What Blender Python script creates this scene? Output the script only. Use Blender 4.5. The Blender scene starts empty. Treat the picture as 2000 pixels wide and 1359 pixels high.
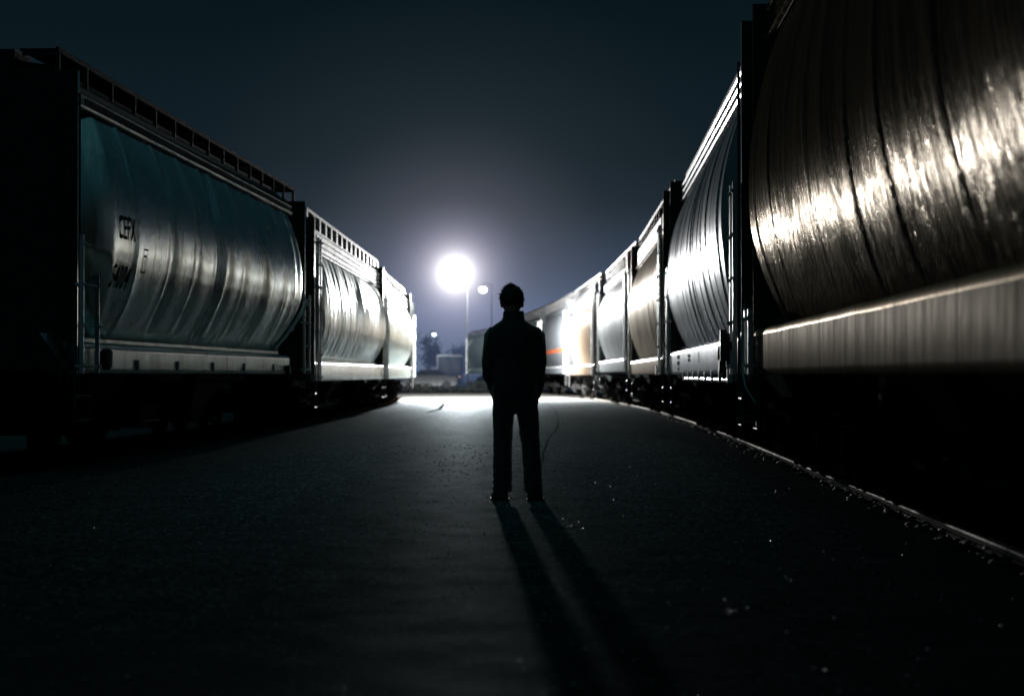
import bpy, bmesh, math, random, bisect
from mathutils import Vector, Matrix, noise
random.seed(7)
S = bpy.context.scene
C = S.collection
R = math.radians
PI = math.pi

# ------------------------------------------------------------------ helpers
def link(o):
    C.objects.link(o); return o

def tag(o, label=None, cat=None, group=None, kind=None):
    if label: o['label'] = label
    if cat: o['category'] = cat
    if group: o['group'] = group
    if kind: o['kind'] = kind
    return o

def empty(name, loc=(0, 0, 0), rz=0, **k):
    o = bpy.data.objects.new(name, None); link(o)
    o.location = loc; o.rotation_euler = (0, 0, rz)
    o.empty_display_size = 0.3
    return tag(o, **k)

def obj(name, bm, mat, parent=None, smooth=True, angle=40, **k):
    me = bpy.data.meshes.new(name)
    bmesh.ops.recalc_face_normals(bm, faces=bm.faces[:])
    bm.to_mesh(me); bm.free()
    if smooth:
        me.polygons.foreach_set('use_smooth', [True] * len(me.polygons))
        try: me.set_sharp_from_angle(angle=R(angle))
        except Exception: pass
    for m in (mat if isinstance(mat, (list, tuple)) else [mat]):
        me.materials.append(m)
    o = bpy.data.objects.new(name, me); link(o)
    if parent: o.parent = parent
    return tag(o, **k)

def BM(): return bmesh.new()

def box(bm, x0, x1, y0, y1, z0, z1, bev=0.0):
    v = [bm.verts.new(p) for p in ((x0,y0,z0),(x1,y0,z0),(x1,y1,z0),(x0,y1,z0),(x0,y0,z1),(x1,y0,z1),(x1,y1,z1),(x0,y1,z1))]
    fs = [bm.faces.new([v[i] for i in f]) for f in ((3,2,1,0),(4,5,6,7),(0,1,5,4),(1,2,6,5),(2,3,7,6),(3,0,4,7))]
    if bev > 0:
        es = {e for f in fs for e in f.edges}
        bmesh.ops.bevel(bm, geom=list(es), offset=bev, segments=2, affect='EDGES', profile=0.5)
    return fs

def frame_of(d):
    d = d.normalized()
    a = Vector((0, 0, 1)) if abs(d.z) < .9 else Vector((1, 0, 0))
    u = d.cross(a).normalized(); w = u.cross(d).normalized()
    return u, w

def tube(bm, pts, rad, n=8, cap=True, sq=1.0):
    """tube through points; rad a number or list; sq squashes the second axis"""
    pts = [Vector(p) for p in pts]
    if not isinstance(rad, (list, tuple)): rad = [rad] * len(pts)
    rings = []
    u0 = None
    for i, p in enumerate(pts):
        d = (pts[min(i+1, len(pts)-1)] - pts[max(i-1, 0)])
        u, w = frame_of(d)
        if u0 is not None and u.dot(u0) < 0: u, w = -u, -w
        u0 = u
        r = rad[i]
        rings.append([bm.verts.new(p + u*r*math.cos(2*PI*k/n) + w*r*sq*math.sin(2*PI*k/n)) for k in range(n)])
    for a, b in zip(rings, rings[1:]):
        for k in range(n):
            bm.faces.new((a[k], a[(k+1) % n], b[(k+1) % n], b[k]))
    if cap:
        bm.faces.new(rings[0][::-1]); bm.faces.new(rings[-1])

def loft(bm, secs, n=20, pw=2.0):
    """closed stack of (cx,cy,cz,rx,ry) horizontal super-ellipse rings"""
    rings = []
    for cx, cy, cz, rx, ry in secs:
        ring = []
        for k in range(n):
            a = 2*PI*k/n; c, s = math.cos(a), math.sin(a)
            ring.append(bm.verts.new((cx + rx*math.copysign(abs(c)**(2/pw), c), cy + ry*math.copysign(abs(s)**(2/pw), s), cz)))
        rings.append(ring)
    for a, b in zip(rings, rings[1:]):
        for k in range(n):
            bm.faces.new((a[k], a[(k+1) % n], b[(k+1) % n], b[k]))
    bm.faces.new(rings[0][::-1]); bm.faces.new(rings[-1])

_TPL = {}
def _tpl(kind, seg):
    if (kind, seg) not in _TPL:
        b = bmesh.new()
        if kind == 'uv': bmesh.ops.create_uvsphere(b, u_segments=seg, v_segments=max(6, seg//2+2), radius=1)
        else: bmesh.ops.create_icosphere(b, subdivisions=seg, radius=1)
        b.verts.index_update()
        _TPL[(kind, seg)] = ([tuple(v.co) for v in b.verts], [[v.index for v in f.verts] for f in b.faces]); b.free()
    return _TPL[(kind, seg)]

def ball(bm, c, r, sx=1, sy=1, sz=1, seg=16):
    vs, fs = _tpl('uv', seg)
    nv = [bm.verts.new((x*r*sx+c[0], y*r*sy+c[1], z*r*sz+c[2])) for x, y, z in vs]
    for f in fs: bm.faces.new([nv[i] for i in f])

def ico(bm, c, r, sub=1, jit=0.0, sx=1, sy=1, sz=1):
    vs, fs = _tpl('ico', sub)
    nv = []
    for x, y, z in vs:
        f = r*(1 + jit*(random.random()-.5)*2)
        nv.append(bm.verts.new((x*sx*f+c[0], y*sy*f+c[1], z*sz*f+c[2])))
    for f in fs: bm.faces.new([nv[i] for i in f])

def prism(bm, poly, y0, y1):
    """poly in x,z; extruded between y0 and y1"""
    a = [bm.verts.new((x, y0, z)) for x, z in poly]
    b = [bm.verts.new((x, y1, z)) for x, z in poly]
    n = len(poly)
    bm.faces.new(a); bm.faces.new(b[::-1])
    for k in range(n):
        bm.faces.new((a[k], b[k], b[(k+1) % n], a[(k+1) % n]))

def lathe_y(bm, cx, cz, prof, n=28):
    """prof: list of (y, r), closed revolve about the y axis through (cx, cz)"""
    rings = [[bm.verts.new((cx + r*math.cos(2*PI*k/n), y, cz + r*math.sin(2*PI*k/n))) for k in range(n)] for y, r in prof]
    for a, b in zip(rings, rings[1:]):
        for k in range(n):
            bm.faces.new((a[k], a[(k+1) % n], b[(k+1) % n], b[k]))
    bm.faces.new(rings[0][::-1]); bm.faces.new(rings[-1])

def lerp_tab(t, x):
    if x <= t[0][0]:
        a, b = t[0], t[1]
    elif x >= t[-1][0]:
        a, b = t[-2], t[-1]
    else:
        for a, b in zip(t, t[1:]):
            if a[0] <= x <= b[0]: break
    return a[1] + (b[1]-a[1])*(x-a[0])/(b[0]-a[0])

# ------------------------------------------------------------------ materials
def mat(name):
    m = bpy.data.materials.new(name); m.use_nodes = True
    nt = m.node_tree
    return m, nt, nt.nodes['Principled BSDF']

def N(nt, t, **k):
    n = nt.nodes.new(t)
    for a, b in k.items(): setattr(n, a, b)
    return n

def coords(nt, scale=(1, 1, 1), kind='Object'):
    tc = N(nt, 'ShaderNodeTexCoord'); mp = N(nt, 'ShaderNodeMapping')
    mp.inputs['Scale'].default_value = scale
    nt.links.new(tc.outputs[kind], mp.inputs['Vector'])
    return mp.outputs['Vector']

def noise_n(nt, vec, scale, detail=4, rough=.5, dist=0):
    n = N(nt, 'ShaderNodeTexNoise')
    n.inputs['Scale'].default_value = scale; n.inputs['Detail'].default_value = detail
    n.inputs['Roughness'].default_value = rough; n.inputs['Distortion'].default_value = dist
    nt.links.new(vec, n.inputs['Vector'])
    return n.outputs['Fac']

def ramp(nt, fac, stops):
    r = N(nt, 'ShaderNodeValToRGB')
    e = r.color_ramp.elements
    while len(e) < len(stops): e.new(.5)
    for el, (p, c) in zip(e, stops):
        el.position = p; el.color = (*c, 1) if len(c) == 3 else c
    nt.links.new(fac, r.inputs['Fac'])
    return r.outputs['Color']

def mrange(nt, fac, a, b, lo, hi):
    m = N(nt, 'ShaderNodeMapRange')
    m.inputs[1].default_value = a; m.inputs[2].default_value = b
    m.inputs[3].default_value = lo; m.inputs[4].default_value = hi
    nt.links.new(fac, m.inputs[0])
    return m.outputs[0]

def math_n(nt, op, a, b=None, c=None):
    m = N(nt, 'ShaderNodeMath', operation=op)
    for i, v in enumerate((a, b, c)):
        if v is None: continue
        if isinstance(v, (int, float)): m.inputs[i].default_value = v
        else: nt.links.new(v, m.inputs[i])
    return m.outputs[0]

def mixc(nt, fac, a, b, mode='MIX'):
    m = N(nt, 'ShaderNodeMix', data_type='RGBA', blend_type=mode)
    if isinstance(fac, (int, float)): m.inputs[0].default_value = fac
    else: nt.links.new(fac, m.inputs[0])
    for i, v in ((6, a), (7, b)):
        if isinstance(v, (tuple, list)): m.inputs[i].default_value = (*v, 1)
        else: nt.links.new(v, m.inputs[i])
    return m.outputs[2]

def bump(nt, h, strength, dist, prev=None):
    b = N(nt, 'ShaderNodeBump')
    b.inputs['Strength'].default_value = strength; b.inputs['Distance'].default_value = dist
    nt.links.new(h, b.inputs['Height'])
    if prev is not None: nt.links.new(prev, b.inputs['Normal'])
    return b.outputs['Normal']

def paint(name, col, rough=.3, gloss=.15, dirt=(.05, .045, .035), dirt_amt=.5, streak=.3, wave=0.0, tint=.3, stripe=None, sf=5):
    """old car paint: a matt coat under a worn sheen"""
    m, nt, p = mat(name)
    nt.nodes.remove(p)
    df = N(nt, 'ShaderNodeBsdfDiffuse'); gl = N(nt, 'ShaderNodeBsdfGlossy'); mx = N(nt, 'ShaderNodeMixShader')
    vs = coords(nt, (sf, sf, .35)); vn = coords(nt)
    st = noise_n(nt, vs, 2.2, 6, .6, .3)                  # vertical run marks
    bl = noise_n(nt, vn, 1.1, 5, .6)
    g = math_n(nt, 'MULTIPLY', mrange(nt, st, .42, .72, 0, 1), mrange(nt, bl, .35, .65, .25, 1))
    base = mixc(nt, math_n(nt, 'MULTIPLY', g, dirt_amt), col, dirt)
    fine = noise_n(nt, coords(nt, (30, 30, 3)), 3, 3, .5)
    base = mixc(nt, mrange(nt, fine, .3, .7, 0, .3), base, tuple(c*.5 for c in col))
    if stripe:                                            # painted band between two heights
        sx = N(nt, 'ShaderNodeSeparateXYZ'); nt.links.new(vn, sx.inputs[0])
        z0, z1, sc = stripe
        band = math_n(nt, 'MULTIPLY', mrange(nt, sx.outputs['Z'], z0, z0+.02, 0, 1), mrange(nt, sx.outputs['Z'], z1, z1+.02, 1, 0))
        base = mixc(nt, band, base, sc)
    nt.links.new(base, df.inputs['Color'])
    mxc = max(col)
    nt.links.new(mixc(nt, tint, (1, 1, 1), tuple(c/mxc for c in col)), gl.inputs['Color'])
    r = math_n(nt, 'ADD', mrange(nt, g, 0, 1, rough, rough+.14), mrange(nt, fine, .2, .8, -.05, .05))
    nrm = bump(nt, st, streak, .010)
    nrm = bump(nt, noise_n(nt, coords(nt, (40, 40, 4)), 3, 3, .6), streak*.4, .001, nrm)
    fac = mrange(nt, g, 0, 1, gloss, gloss*.35)
    if wave:
        w = noise_n(nt, coords(nt, (4.2, 4.2, .8)), 1.6, 4, .55, 1.6)
        nrm = bump(nt, w, wave, .06, nrm)
        sc = noise_n(nt, coords(nt, (16, 16, 3.5)), 1.6, 6, .7, 2.5)
        nrm = bump(nt, sc, wave*.6, .005, nrm)
        # scratches: long thin slanting marks
        tc = N(nt, 'ShaderNodeTexCoord'); mp = N(nt, 'ShaderNodeMapping'); mp.inputs['Rotation'].default_value = (0, R(24), 0); mp.inputs['Scale'].default_value = (2.2, 2, 60)
        nt.links.new(tc.outputs['Object'], mp.inputs['Vector'])
        scr = noise_n(nt, mp.outputs['Vector'], 1.0, 2, .5, .6)
        nrm = bump(nt, scr, .16, .002, nrm)
        patch = noise_n(nt, coords(nt, (4, 4, .7)), 1.5, 6, .7, 3.0)
        fac = math_n(nt, 'MULTIPLY', fac, mrange(nt, patch, .42, .60, .10, 1.35))
        r = math_n(nt, 'ADD', r, mrange(nt, patch, .35, .6, .16, 0))
    nt.links.new(r, gl.inputs['Roughness'])
    nt.links.new(nrm, gl.inputs['Normal']); nt.links.new(nrm, df.inputs['Normal'])
    nt.links.new(fac, mx.inputs[0]); nt.links.new(df.outputs[0], mx.inputs[1]); nt.links.new(gl.outputs[0], mx.inputs[2])
    nt.links.new(mx.outputs[0], nt.nodes['Material Output'].inputs['Surface'])
    return m

def plain(name, col, rough=.6, metal=0, bstr=.3, bscale=30, var=.3, spec=.5):
    m, nt, p = mat(name)
    v = coords(nt)
    f = noise_n(nt, v, bscale*.2, 5, .6)
    nt.links.new(mixc(nt, mrange(nt, f, .3, .7, 0, 1), tuple(c*(1-var) for c in col), tuple(min(1, c*(1+var)) for c in col)), p.inputs['Base Color'])
    nt.links.new(mrange(nt, f, .3, .7, rough-.08, rough+.08), p.inputs['Roughness'])
    p.inputs['Metallic'].default_value = metal
    p.inputs['Specular IOR Level'].default_value = spec
    nt.links.new(bump(nt, noise_n(nt, v, bscale, 4, .6), bstr, .01), p.inputs['Normal'])
    return m

M = {}
M['green'] = paint('green_paint', (.026, .088, .064), .21, 1.0, streak=.03, dirt_amt=.35, tint=.10, sf=3)
M['steelgrey'] = paint('grey_paint', (.22, .245, .27), .29, .14, streak=.15, sf=3)
M['palegrey'] = paint('pale_grey_paint', (.27, .29, .30), .29, .12, streak=.2)
M['fargrey'] = paint('far_grey_paint', (.14, .152, .16), .30, .08, streak=.2)
M['lgrey'] = paint('worn_pale_grey_paint', (.30, .36, .34), .29, .85, streak=.2)
M['lgreen'] = paint('green_grey_paint', (.16, .27, .23), .29, .8, streak=.2, tint=.2)
M['greengrey'] = paint('faded_green_grey_paint', (.22, .30, .27), .30, .2, streak=.25)
M['lsill'] = paint('faded_green_sill_paint', (.18, .26, .24), .38, .38, streak=.15, dirt_amt=.6, sf=3)
M['tan'] = paint('tan_paint', (.31, .26, .195), .32, .075, dirt=(.10, .06, .035), dirt_amt=.6, tint=.4)
M['brown'] = paint('brown_paint', (.055, .043, .031), .42, .008, dirt=(.06, .035, .02), dirt_amt=.6, tint=.4)
M['brass'] = paint('old_gold_paint', (.050, .040, .026), .13, .036, dirt=(.02, .016, .010), dirt_amt=.7, streak=.30, wave=.34, tint=.5, sf=4)
M['brass_sill'] = paint('old_gold_sill_paint', (.060, .050, .034), .42, .018, dirt=(.02, .016, .011), dirt_amt=.9, streak=.3, tint=.4, sf=2.6)
M['striped'] = paint('grey_paint_red_band', (.06, .067, .075), .42, .008, stripe=(2.05, 2.2, (.28, .055, .02)))
M['ladder'] = paint('ladder_paint', (.26, .30, .30), .34, .35, streak=.1)
M['fascia_bright'] = paint('pale_fascia_paint', (.5, .55, .54), .42, .9, streak=.1)
M['edge'] = paint('worn_edge', (.30, .31, .31), .30, .45, streak=.15)
M['edge_gold'] = paint('worn_gold_edge', (.16, .125, .08), .34, .10, streak=.3, dirt_amt=.9, tint=.6, sf=4)
M['black'] = plain('black_steel', (.025, .028, .03), .65, 0, .4, 25, spec=.08)
M['iron'] = plain('worn_iron', (.02, .02, .02), .55, .2, .5, 30)
M['truck'] = plain('grimy_cast_steel', (.010, .010, .010), .85, 0, .5, 20, spec=0)
M['bright'] = plain('worn_rod_steel', (.30, .30, .29), .32, .7, .2, 30)
M['decal'] = plain('stencil_black', (.012, .016, .015), .7, 0, .05, 20, spec=0)
M['decal_grey'] = plain('stencil_grey', (.12, .14, .14), .7, 0, .05, 20, spec=0)
M['whitepaint'] = plain('white_mark_paint', (.75, .75, .72), .4, 0, .1, 30)
M['wheel'] = plain('wheel_steel', (.012, .011, .010), .7, 0, .3, 30, spec=0)

# ------------------------------------------------------------------ hopper cars
ZC = 1.05      # camera height

def make_profile(p):
    """outward offset of the shell at height z, relative to the sill face"""
    zt, zb, bul, it, ib = p['zt'], p['zb'], p['bulge'], p['inset_t'], p['inset_b']
    zm = p.get('zm', 2.75)
    def off(z):
        if z >= zm:
            t = (z-zm)/(zt-zm); return bul - (bul+it)*t*t
        t = (zm-z)/(zm-zb); return bul - (bul+ib)*t**2.1
    return off

def ribs_of(p, L):
    if 'ribs' in p: return [-L/2+r for r in p['ribs']]
    rnd = random.Random(p['seed'])
    xs = []; x = -L/2
    while x < L/2 - .5:
        x += p['rib']*(.7+.6*rnd.random()); xs.append(x)
    return xs

def shell_fn(p, L):
    off = make_profile(p); ribs = ribs_of(p, L); hw = p['hw']; sd = p['seed']*7.31
    edges = [-L/2]+ribs+[L/2]
    dent = p.get('dent', .012); quilt = p.get('quilt', .018)
    def w(x, z):
        b = hw + off(z)
        # pillow between ribs, bead on ribs
        q = bisect.bisect_right(edges, x); lo = edges[max(0, q-1)]; hi = edges[min(q, len(edges)-1)]
        t = (x-lo)/max(.01, hi-lo)
        fz = min(1, max(0, (z-p['zb'])/.35)) * min(1, max(0, (p['zt']-z)/.5))
        b -= quilt*math.sin(PI*t)**.8*(.35+.65*fz) if 0 < t < 1 else 0
        d = min(abs(x-lo), abs(x-hi))
        b += p.get('bead', .010)*math.exp(-(d/p.get('bead_w', .035))**2)
        for pq, pd, pw_ in p.get('pleats', ()):
            b -= pd*fz*math.exp(-((x+L/2-pq)/pw_)**2)
        b += dent*fz*noise.noise(Vector((x*.9+sd, z*.55, sd)))*1.6
        b += dent*.5*fz*noise.noise(Vector((x*2.6+sd, z*1.0, sd+4)))
        return b
    return w

def copyside(fn, bm):
    for s in (1, -1): fn(bm, s)

def make_car(name, p, near, far, side, label, group, detail=1):
    """near/far = (lateral, distance) of the sill face ends nearest the yard; side=+1 right-hand train, -1 left-hand train"""
    a = Vector((near[0], near[1], 0)); b = Vector((far[0], far[1], 0))
    u = (b-a).normalized(); L = (b-a).length
    out = Vector((u.y, -u.x, 0))*side                     # away from the yard
    hw = p['hw']
    c = (a+b)/2 + out*hw
    root = empty(name, c, math.atan2(u.y, u.x), label=label, cat='hopper car', group=group)
    vis = 1 if side > 0 else -1                           # local y sign of the side that faces the yard
    H = L/2
    z0, z1 = p['sz0'], p['sz1']; zt, zb = p['zt'], p['zb']
    sx0 = -H+p.get('near_gap', .9); sx1 = H-p.get('far_gap', .9)
    Ls = sx1-sx0; mid = (sx0+sx1)/2
    w = shell_fn(p, Ls)
    slope = p.get('slope', 1.1)
    # --- shell
    bm = BM()
    nx = int(Ls/(.06 if detail == 2 else .08 if detail == 1 else .14))
    nz = 26 if detail else 16
    zs = [zb+(zt-zb)*(j/(nz-1)) for j in range(nz)]
    def xe(z):
        t = max(0, (2.35-z)/(2.35-zb)); return slope*t**1.3
    rows = []
    for i in range(nx+1):
        xi = -Ls/2 + Ls*i/nx
        row = []
        fx = xi/(Ls/2)
        rnd_end = .22*max(0, (abs(fx)-(1-.35/(Ls/2)))/(.35/(Ls/2)))**2    # ends turn in a little
        for s in (1, -1):
            side_row = []
            for z in zs:
                ax = abs(xi); cut = Ls/2-2.2
                if ax > cut: ax = cut+(ax-cut)*(2.2-xe(z))/2.2
                x = math.copysign(ax, xi) + mid
                side_row.append(bm.verts.new((x, s*(w(xi, z)-rnd_end), z)))
            row.append(side_row)
        rows.append(row)
    for r0, r1 in zip(rows, rows[1:]):
        for k in (0, 1):
            for j in range(nz-1):
                bm.faces.new((r0[k][j], r1[k][j], r1[k][j+1], r0[k][j+1]))
        bm.faces.new((r0[0][0], r1[0][0], r1[1][0], r0[1][0]))
        bm.faces.new((r0[0][-1], r1[0][-1], r1[1][-1], r0[1][-1]))
    for r in (rows[0], rows[-1]):
        for j in range(nz-1):
            bm.faces.new((r[0][j], r[1][j], r[1][j+1], r[0][j+1]))
    obj('body_shell', bm, M[p['mat']], root, angle=60)
    # --- roof cap and hatches
    it = p['inset_t']; yt = hw-it
    rb = p['rb']                                          # running board height
    bm = BM()
    prism_pts = [(yt+.02, zt+.002), (yt+.02, p['fz1']-.02), (yt-.35, rb-.14), (.55, rb-.07), (-.55, rb-.07), (-yt+.35, rb-.14), (-yt-.02, p['fz1']-.02), (-yt-.02, zt+.002)]
    va = [bm.verts.new((sx0-.05, y, z)) for y, z in prism_pts]; vb = [bm.verts.new((sx1+.05, y, z)) for y, z in prism_pts]
    bm.faces.new(va); bm.faces.new(vb[::-1])
    for k in range(len(va)): bm.faces.new((va[k], vb[k], vb[(k+1) % 8], va[(k+1) % 8]))
    obj('roof', bm, M['black'], root, smooth=False)
    nh = 4
    for k in range(nh):
        bm = BM()
        xa = sx0+.5+(Ls-1)*k/nh; xb = xa+(Ls-1)/nh-.25
        box(bm, xa, xb, -.36, .36, rb-.068, rb+.02, .02)
        for q in range(5):
            xq = xa+.15+(xb-xa-.3)*q/4
            box(bm, xq-.02, xq+.02, -.42, .42, rb+.018, rb+.05)
        obj('hatch_cover', bm, M['black'], root, smooth=False)
    # --- fascia under the roof
    bm = BM()
    fz0, fz1 = p['fz0'], p['fz1']
    nr = p.get('ridges', 0)
    pts = []
    fo = p.get('fout', .05)
    if nr:
        for k in range(nr):
            t0 = fz0+(fz1-fz0)*k/nr; t1 = fz0+(fz1-fz0)*(k+1)/nr; h = t1-t0
            pts += [(-.02, t0), (fo, t0+h*.22), (fo+.015, t0+h*.4), (fo, t0+h*.58), (-.02, t0+h*.8)]
        pts.append((-.02, fz1))
    else:
        pts = [(fo-.03, fz0), (fo, fz0+.015), (fo+.01, fz0+.04), (fo-.02, fz0+.06), (fo-.02-p.get('flean', 0), fz1-.04), (fo-p.get('flean', 0), fz1-.01), (fo-.03-p.get('flean', 0), fz1)]
    for s in (1, -1):
        nseg = 24
        prev = None
        for i in range(nseg+1):
            x = sx0-.1+(Ls+.2)*i/nseg if not p.get('full_fascia') else -H+.05+(sx1+.02+H-.05)*i/nseg
            ring = [bm.verts.new((x, s*(yt-.06), fz0))] + [bm.verts.new((x, s*(yt+o+.004*noise.noise(Vector((x*1.3, z*2, s))) ), z)) for o, z in pts] + [bm.verts.new((x, s*(yt-.16), fz1))]
            if prev:
                for a_, b_ in zip(range(len(ring)-1), range(1, len(ring))):
                    bm.faces.new((prev[a_], ring[a_], ring[b_], prev[b_]))
            prev = ring
    obj('top_fascia', bm, M[p.get('fmat', p['mat'])], root, angle=25)
    # --- running board, with its brackets
    ro = yt-p.get('rb_in', .05)
    bx0, bx1 = -H+.1, H-.1+p.get('rb_over', 0)
    for s in (1, -1):
        bm = BM()
        box(bm, bx0, bx1, s*(ro-.42), s*(ro-.03), rb-.008, rb+.012)
        box(bm, bx0, bx1, s*(ro-.03), s*ro, rb-.03, rb+.03)
        nb = int((bx1-bx0)/p.get('tick', 1.15))
        for k in range(nb+1):
            x = bx0+.04+(bx1-bx0-.08)*k/nb
            tw = p.get('tick_w', .02)
            n0 = len(bm.faces)
            box(bm, x-tw, x+tw, s*(ro-.04), s*(ro+.005), fz1-.02, rb-.028)
            box(bm, x-tw, x+tw, s*(ro-.40), s*(ro-.04), rb-.06, rb-.006)
            bm.faces.ensure_lookup_table()
            for f in bm.faces[n0:]: f.material_index = 1
        obj('running_board', bm, [M['black'], M[p.get('tick_mat', 'iron')]], root, smooth=False)
    # --- side sill
    e0 = -H+.02; e1 = H-p.get('sill_short', .02)
    for s in (1, -1):
        bm = BM()
        f = s
        prof = [(-.10, z0), (-.02, z0+.004), (-.004, z0+.03), (0, z0+.06), (0, z1-.07), (-.006, z1-.035), (-.03, z1-.01), (-.07, z1), (-.16, z1+.012), (-.20, z1+.03), (-.20, z1+.07), (-.24, z1+.10), (-.42, z1+.11)]
        nseg = 60; prev = None
        for i in range(nseg+1):
            x = e0+(e1-e0)*i/nseg
            jog = .006*noise.noise(Vector((x*1.1, 3.1*s, p['seed'])))
            ring = [bm.verts.new((x, f*(hw+o+jog), z+jog*.6)) for o, z in prof]
            if prev:
                for k in range(len(ring)-1):
                    f_ = bm.faces.new((prev[k], ring[k], ring[k+1], prev[k+1]))
                    if k in (4, 5): f_.material_index = 1
            prev = ring
            if i in (0, nseg): bm.faces.new(ring)
        obj('side_sill', bm, [M[p.get('smat', p['mat'])], M[p.get('emat', 'edge')]], root, angle=50)
    # --- end sheets, posts, end sill
    for e in (-1, 1):
        ex = e*(H-.02)
        for s in (1, -1):
            bm = BM()
            pw = .34
            box(bm, min(ex, ex-e*.08), max(ex, ex-e*.08), min(s*(hw-.012), s*(hw-pw)), max(s*(hw-.012), s*(hw-pw)), z0+.01, (fz1+rb)/2)
            # gusset plate behind the post
            xa = ex-e*.07; xb = ex-e*(p.get('near_gap', .9)+.05)
            box(bm, min(xa, xb), max(xa, xb), min(s*(hw-.30), s*(hw-.33)), max(s*(hw-.30), s*(hw-.33)), z1+.12, (fz0))
            for f in bm.faces: f.material_index = 1 if abs(f.normal.y) > .5 else 0
            bm.normal_update()
            for f in bm.faces: f.material_index = 1 if abs(f.normal.y) > .5 and f.calc_center_median().y*s > hw-.02 else 0  # outer face takes the paint; other faces black to stand for shade
            obj('corner_post', bm, [M['black'], M[p['mat']]], root, smooth=False)
        bm = BM()
        box(bm, min(ex-e*.01, ex-e*.07), max(ex-e*.01, ex-e*.07), -(hw-.345), hw-.345, z0+.03, rb-.2)
        box(bm, min(ex-e*.005, ex-e*.6), max(ex-e*.005, ex-e*.6), -(ro-.45), ro-.45, rb-.21, rb-.004)
        obj('end_sheet', bm, M['black'], root, smooth=False)
        bm = BM()
        box(bm, min(ex, ex-e*.45), max(ex, ex-e*.45), -.22, .22, .72, z0+.02)
        box(bm, min(ex+e*.46, ex), max(ex+e*.46, ex), -.07, .07, .80, .94, .02)
        box(bm, min(ex+e*.30, ex+e*.46), max(ex+e*.30, ex+e*.46), -.14, .13, .74, 1.0, .04)
        obj('coupler', bm, M['iron'], root)
    # --- ladders at the corners
    lad_n = p.get('rungs', 7)
    for e in (-1, 1):
        for s in (1, -1):
            if s != vis and detail < 1: continue
            bm = BM()
            xa = e*(H-p.get('lad_x', (.07, .5))[0]); xb = e*(H-p.get('lad_x', (.07, .5))[1])
            zt_l = z0+.05+.43*(lad_n-1)+.12
            y = s*(hw+.055)
            for x in (xa, xb):
                box(bm, x-.014, x+.014, min(s*(hw+.03), s*(hw+.075)), max(s*(hw+.03), s*(hw+.075)), z0+.0, zt_l)
            for k in range(lad_n):
                z = z0+.08+.43*k
                tube(bm, [(xa, y, z), (xb, y, z)], .014, 8)
                ball(bm, (xa, s*(hw+.082), z), .022, seg=8); ball(bm, (xb, s*(hw+.082), z), .022, seg=8)
                for x in (xa, xb):
                    if k % 2 == 0: box(bm, x-.012, x+.012, min(s*(hw-.02), s*(hw+.03)), max(s*(hw-.02), s*(hw+.03)), z-.015, z+.015)
            obj('ladder', bm, M['ladder'], root, smooth=False)
            # stirrup step under the sill
            bm = BM()
            tube(bm, [(xa, s*(hw-.02), z0+.02), (xa, s*(hw-.02), z0-.5), (xb, s*(hw-.02), z0-.5), (xb, s*(hw-.02), z0+.02)], .014, 6)
            tube(bm, [(xa, s*(hw-.02), z0-.24), (xb, s*(hw-.02), z0-.24)], .012, 6)
            obj('stirrup_step', bm, M['iron'], root, smooth=False)
    # --- pipes up the near end, on the yard side
    if detail:
        bm = BM()
        for dx, dy in ((.02, .02), (.02, -.10), (.02, -.19)):
            tube(bm, [(-H-dx, vis*(hw+dy), z0-.15), (-H-dx, vis*(hw+dy), rb-.5)], .013, 6)
        obj('end_pipe', bm, M['iron'], root)
    # --- outlet hoppers underneath
    nho = 3 if detail else 3
    for k in range(nho):
        cx = mid + (k-(nho-1)/2)*(Ls-3.8)/nho
        hl = (Ls-4.2)/nho/2
        bm = BM()
        top = [(cx-hl, -hw+.45), (cx+hl, -hw+.45), (cx+hl, hw-.45), (cx-hl, hw-.45)]
        bot = [(cx-.45, -.42), (cx+.45, -.42), (cx+.45, .42), (cx-.45, .42)]
        vt = [bm.verts.new((x, y, zb+.05)) for x, y in top]; vb = [bm.verts.new((x, y, .42)) for x, y in bot]
        bm.faces.new(vt); bm.faces.new(vb[::-1])
        for q in range(4): bm.faces.new((vt[q], vt[(q+1) % 4], vb[(q+1) % 4], vb[q]))
        box(bm, cx-.55, cx+.55, -.52, .52, .30, .415, .02)
        tube(bm, [(cx, -.75, .36), (cx, .75, .36)], .04, 8)
        obj('outlet_hopper', bm, M['black'], root, smooth=False)
    # --- trucks
    for e in (-1, 1):
        tx = e*(H-2.05)
        for wx in (-.87, .87):
            for s in (1, -1):
                bm = BM()
                lathe_y(bm, tx+wx, .475, [(s*.66, .14), (s*.68, .36), (s*.66, .40), (s*.655, .50), (s*.69, .485), (s*.70, .44), (s*.80, .425), (s*.80, .36), (s*.745, .33), (s*.74, .16), (s*.84, .13), (s*.84, .05)], 32 if detail else 18)
                obj('wheel', bm, M['wheel'], root, angle=30)
            bm = BM()
            tube(bm, [(tx+wx, -.66, .475), (tx+wx, .66, .475)], .085, 12)
            obj('axle', bm, M['iron'], root)
        for s in (1, -1):
            bm = BM()
            poly = [(-1.12, .40), (-1.12, .62), (-.95, .66), (-.62, .66), (-.42, .80), (.42, .80), (.62, .66), (.95, .66), (1.12, .62), (1.12, .40), (.98, .38), (.72, .40), (.45, .22), (-.45, .22), (-.72, .40), (-.98, .38)]
            prism(bm, [(tx+x, z) for x, z in poly], s*.90, s*1.06)
            for k in (-.18, 0, .18):
                tube(bm, [(tx+k, s*1.09, .30), (tx+k, s*1.09, .62)], .055, 10)
            for wx in (-.87, .87):
                tube(bm, [(tx+wx, s*1.06, .475), (tx+wx, s*1.15, .475)], .10, 14)
            obj('truck_frame', bm, M['truck'], root, smooth=True, angle=30)
        bm = BM(); box(bm, tx-.22, tx+.22, -.9, .9, .50, .74, .02)
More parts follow.
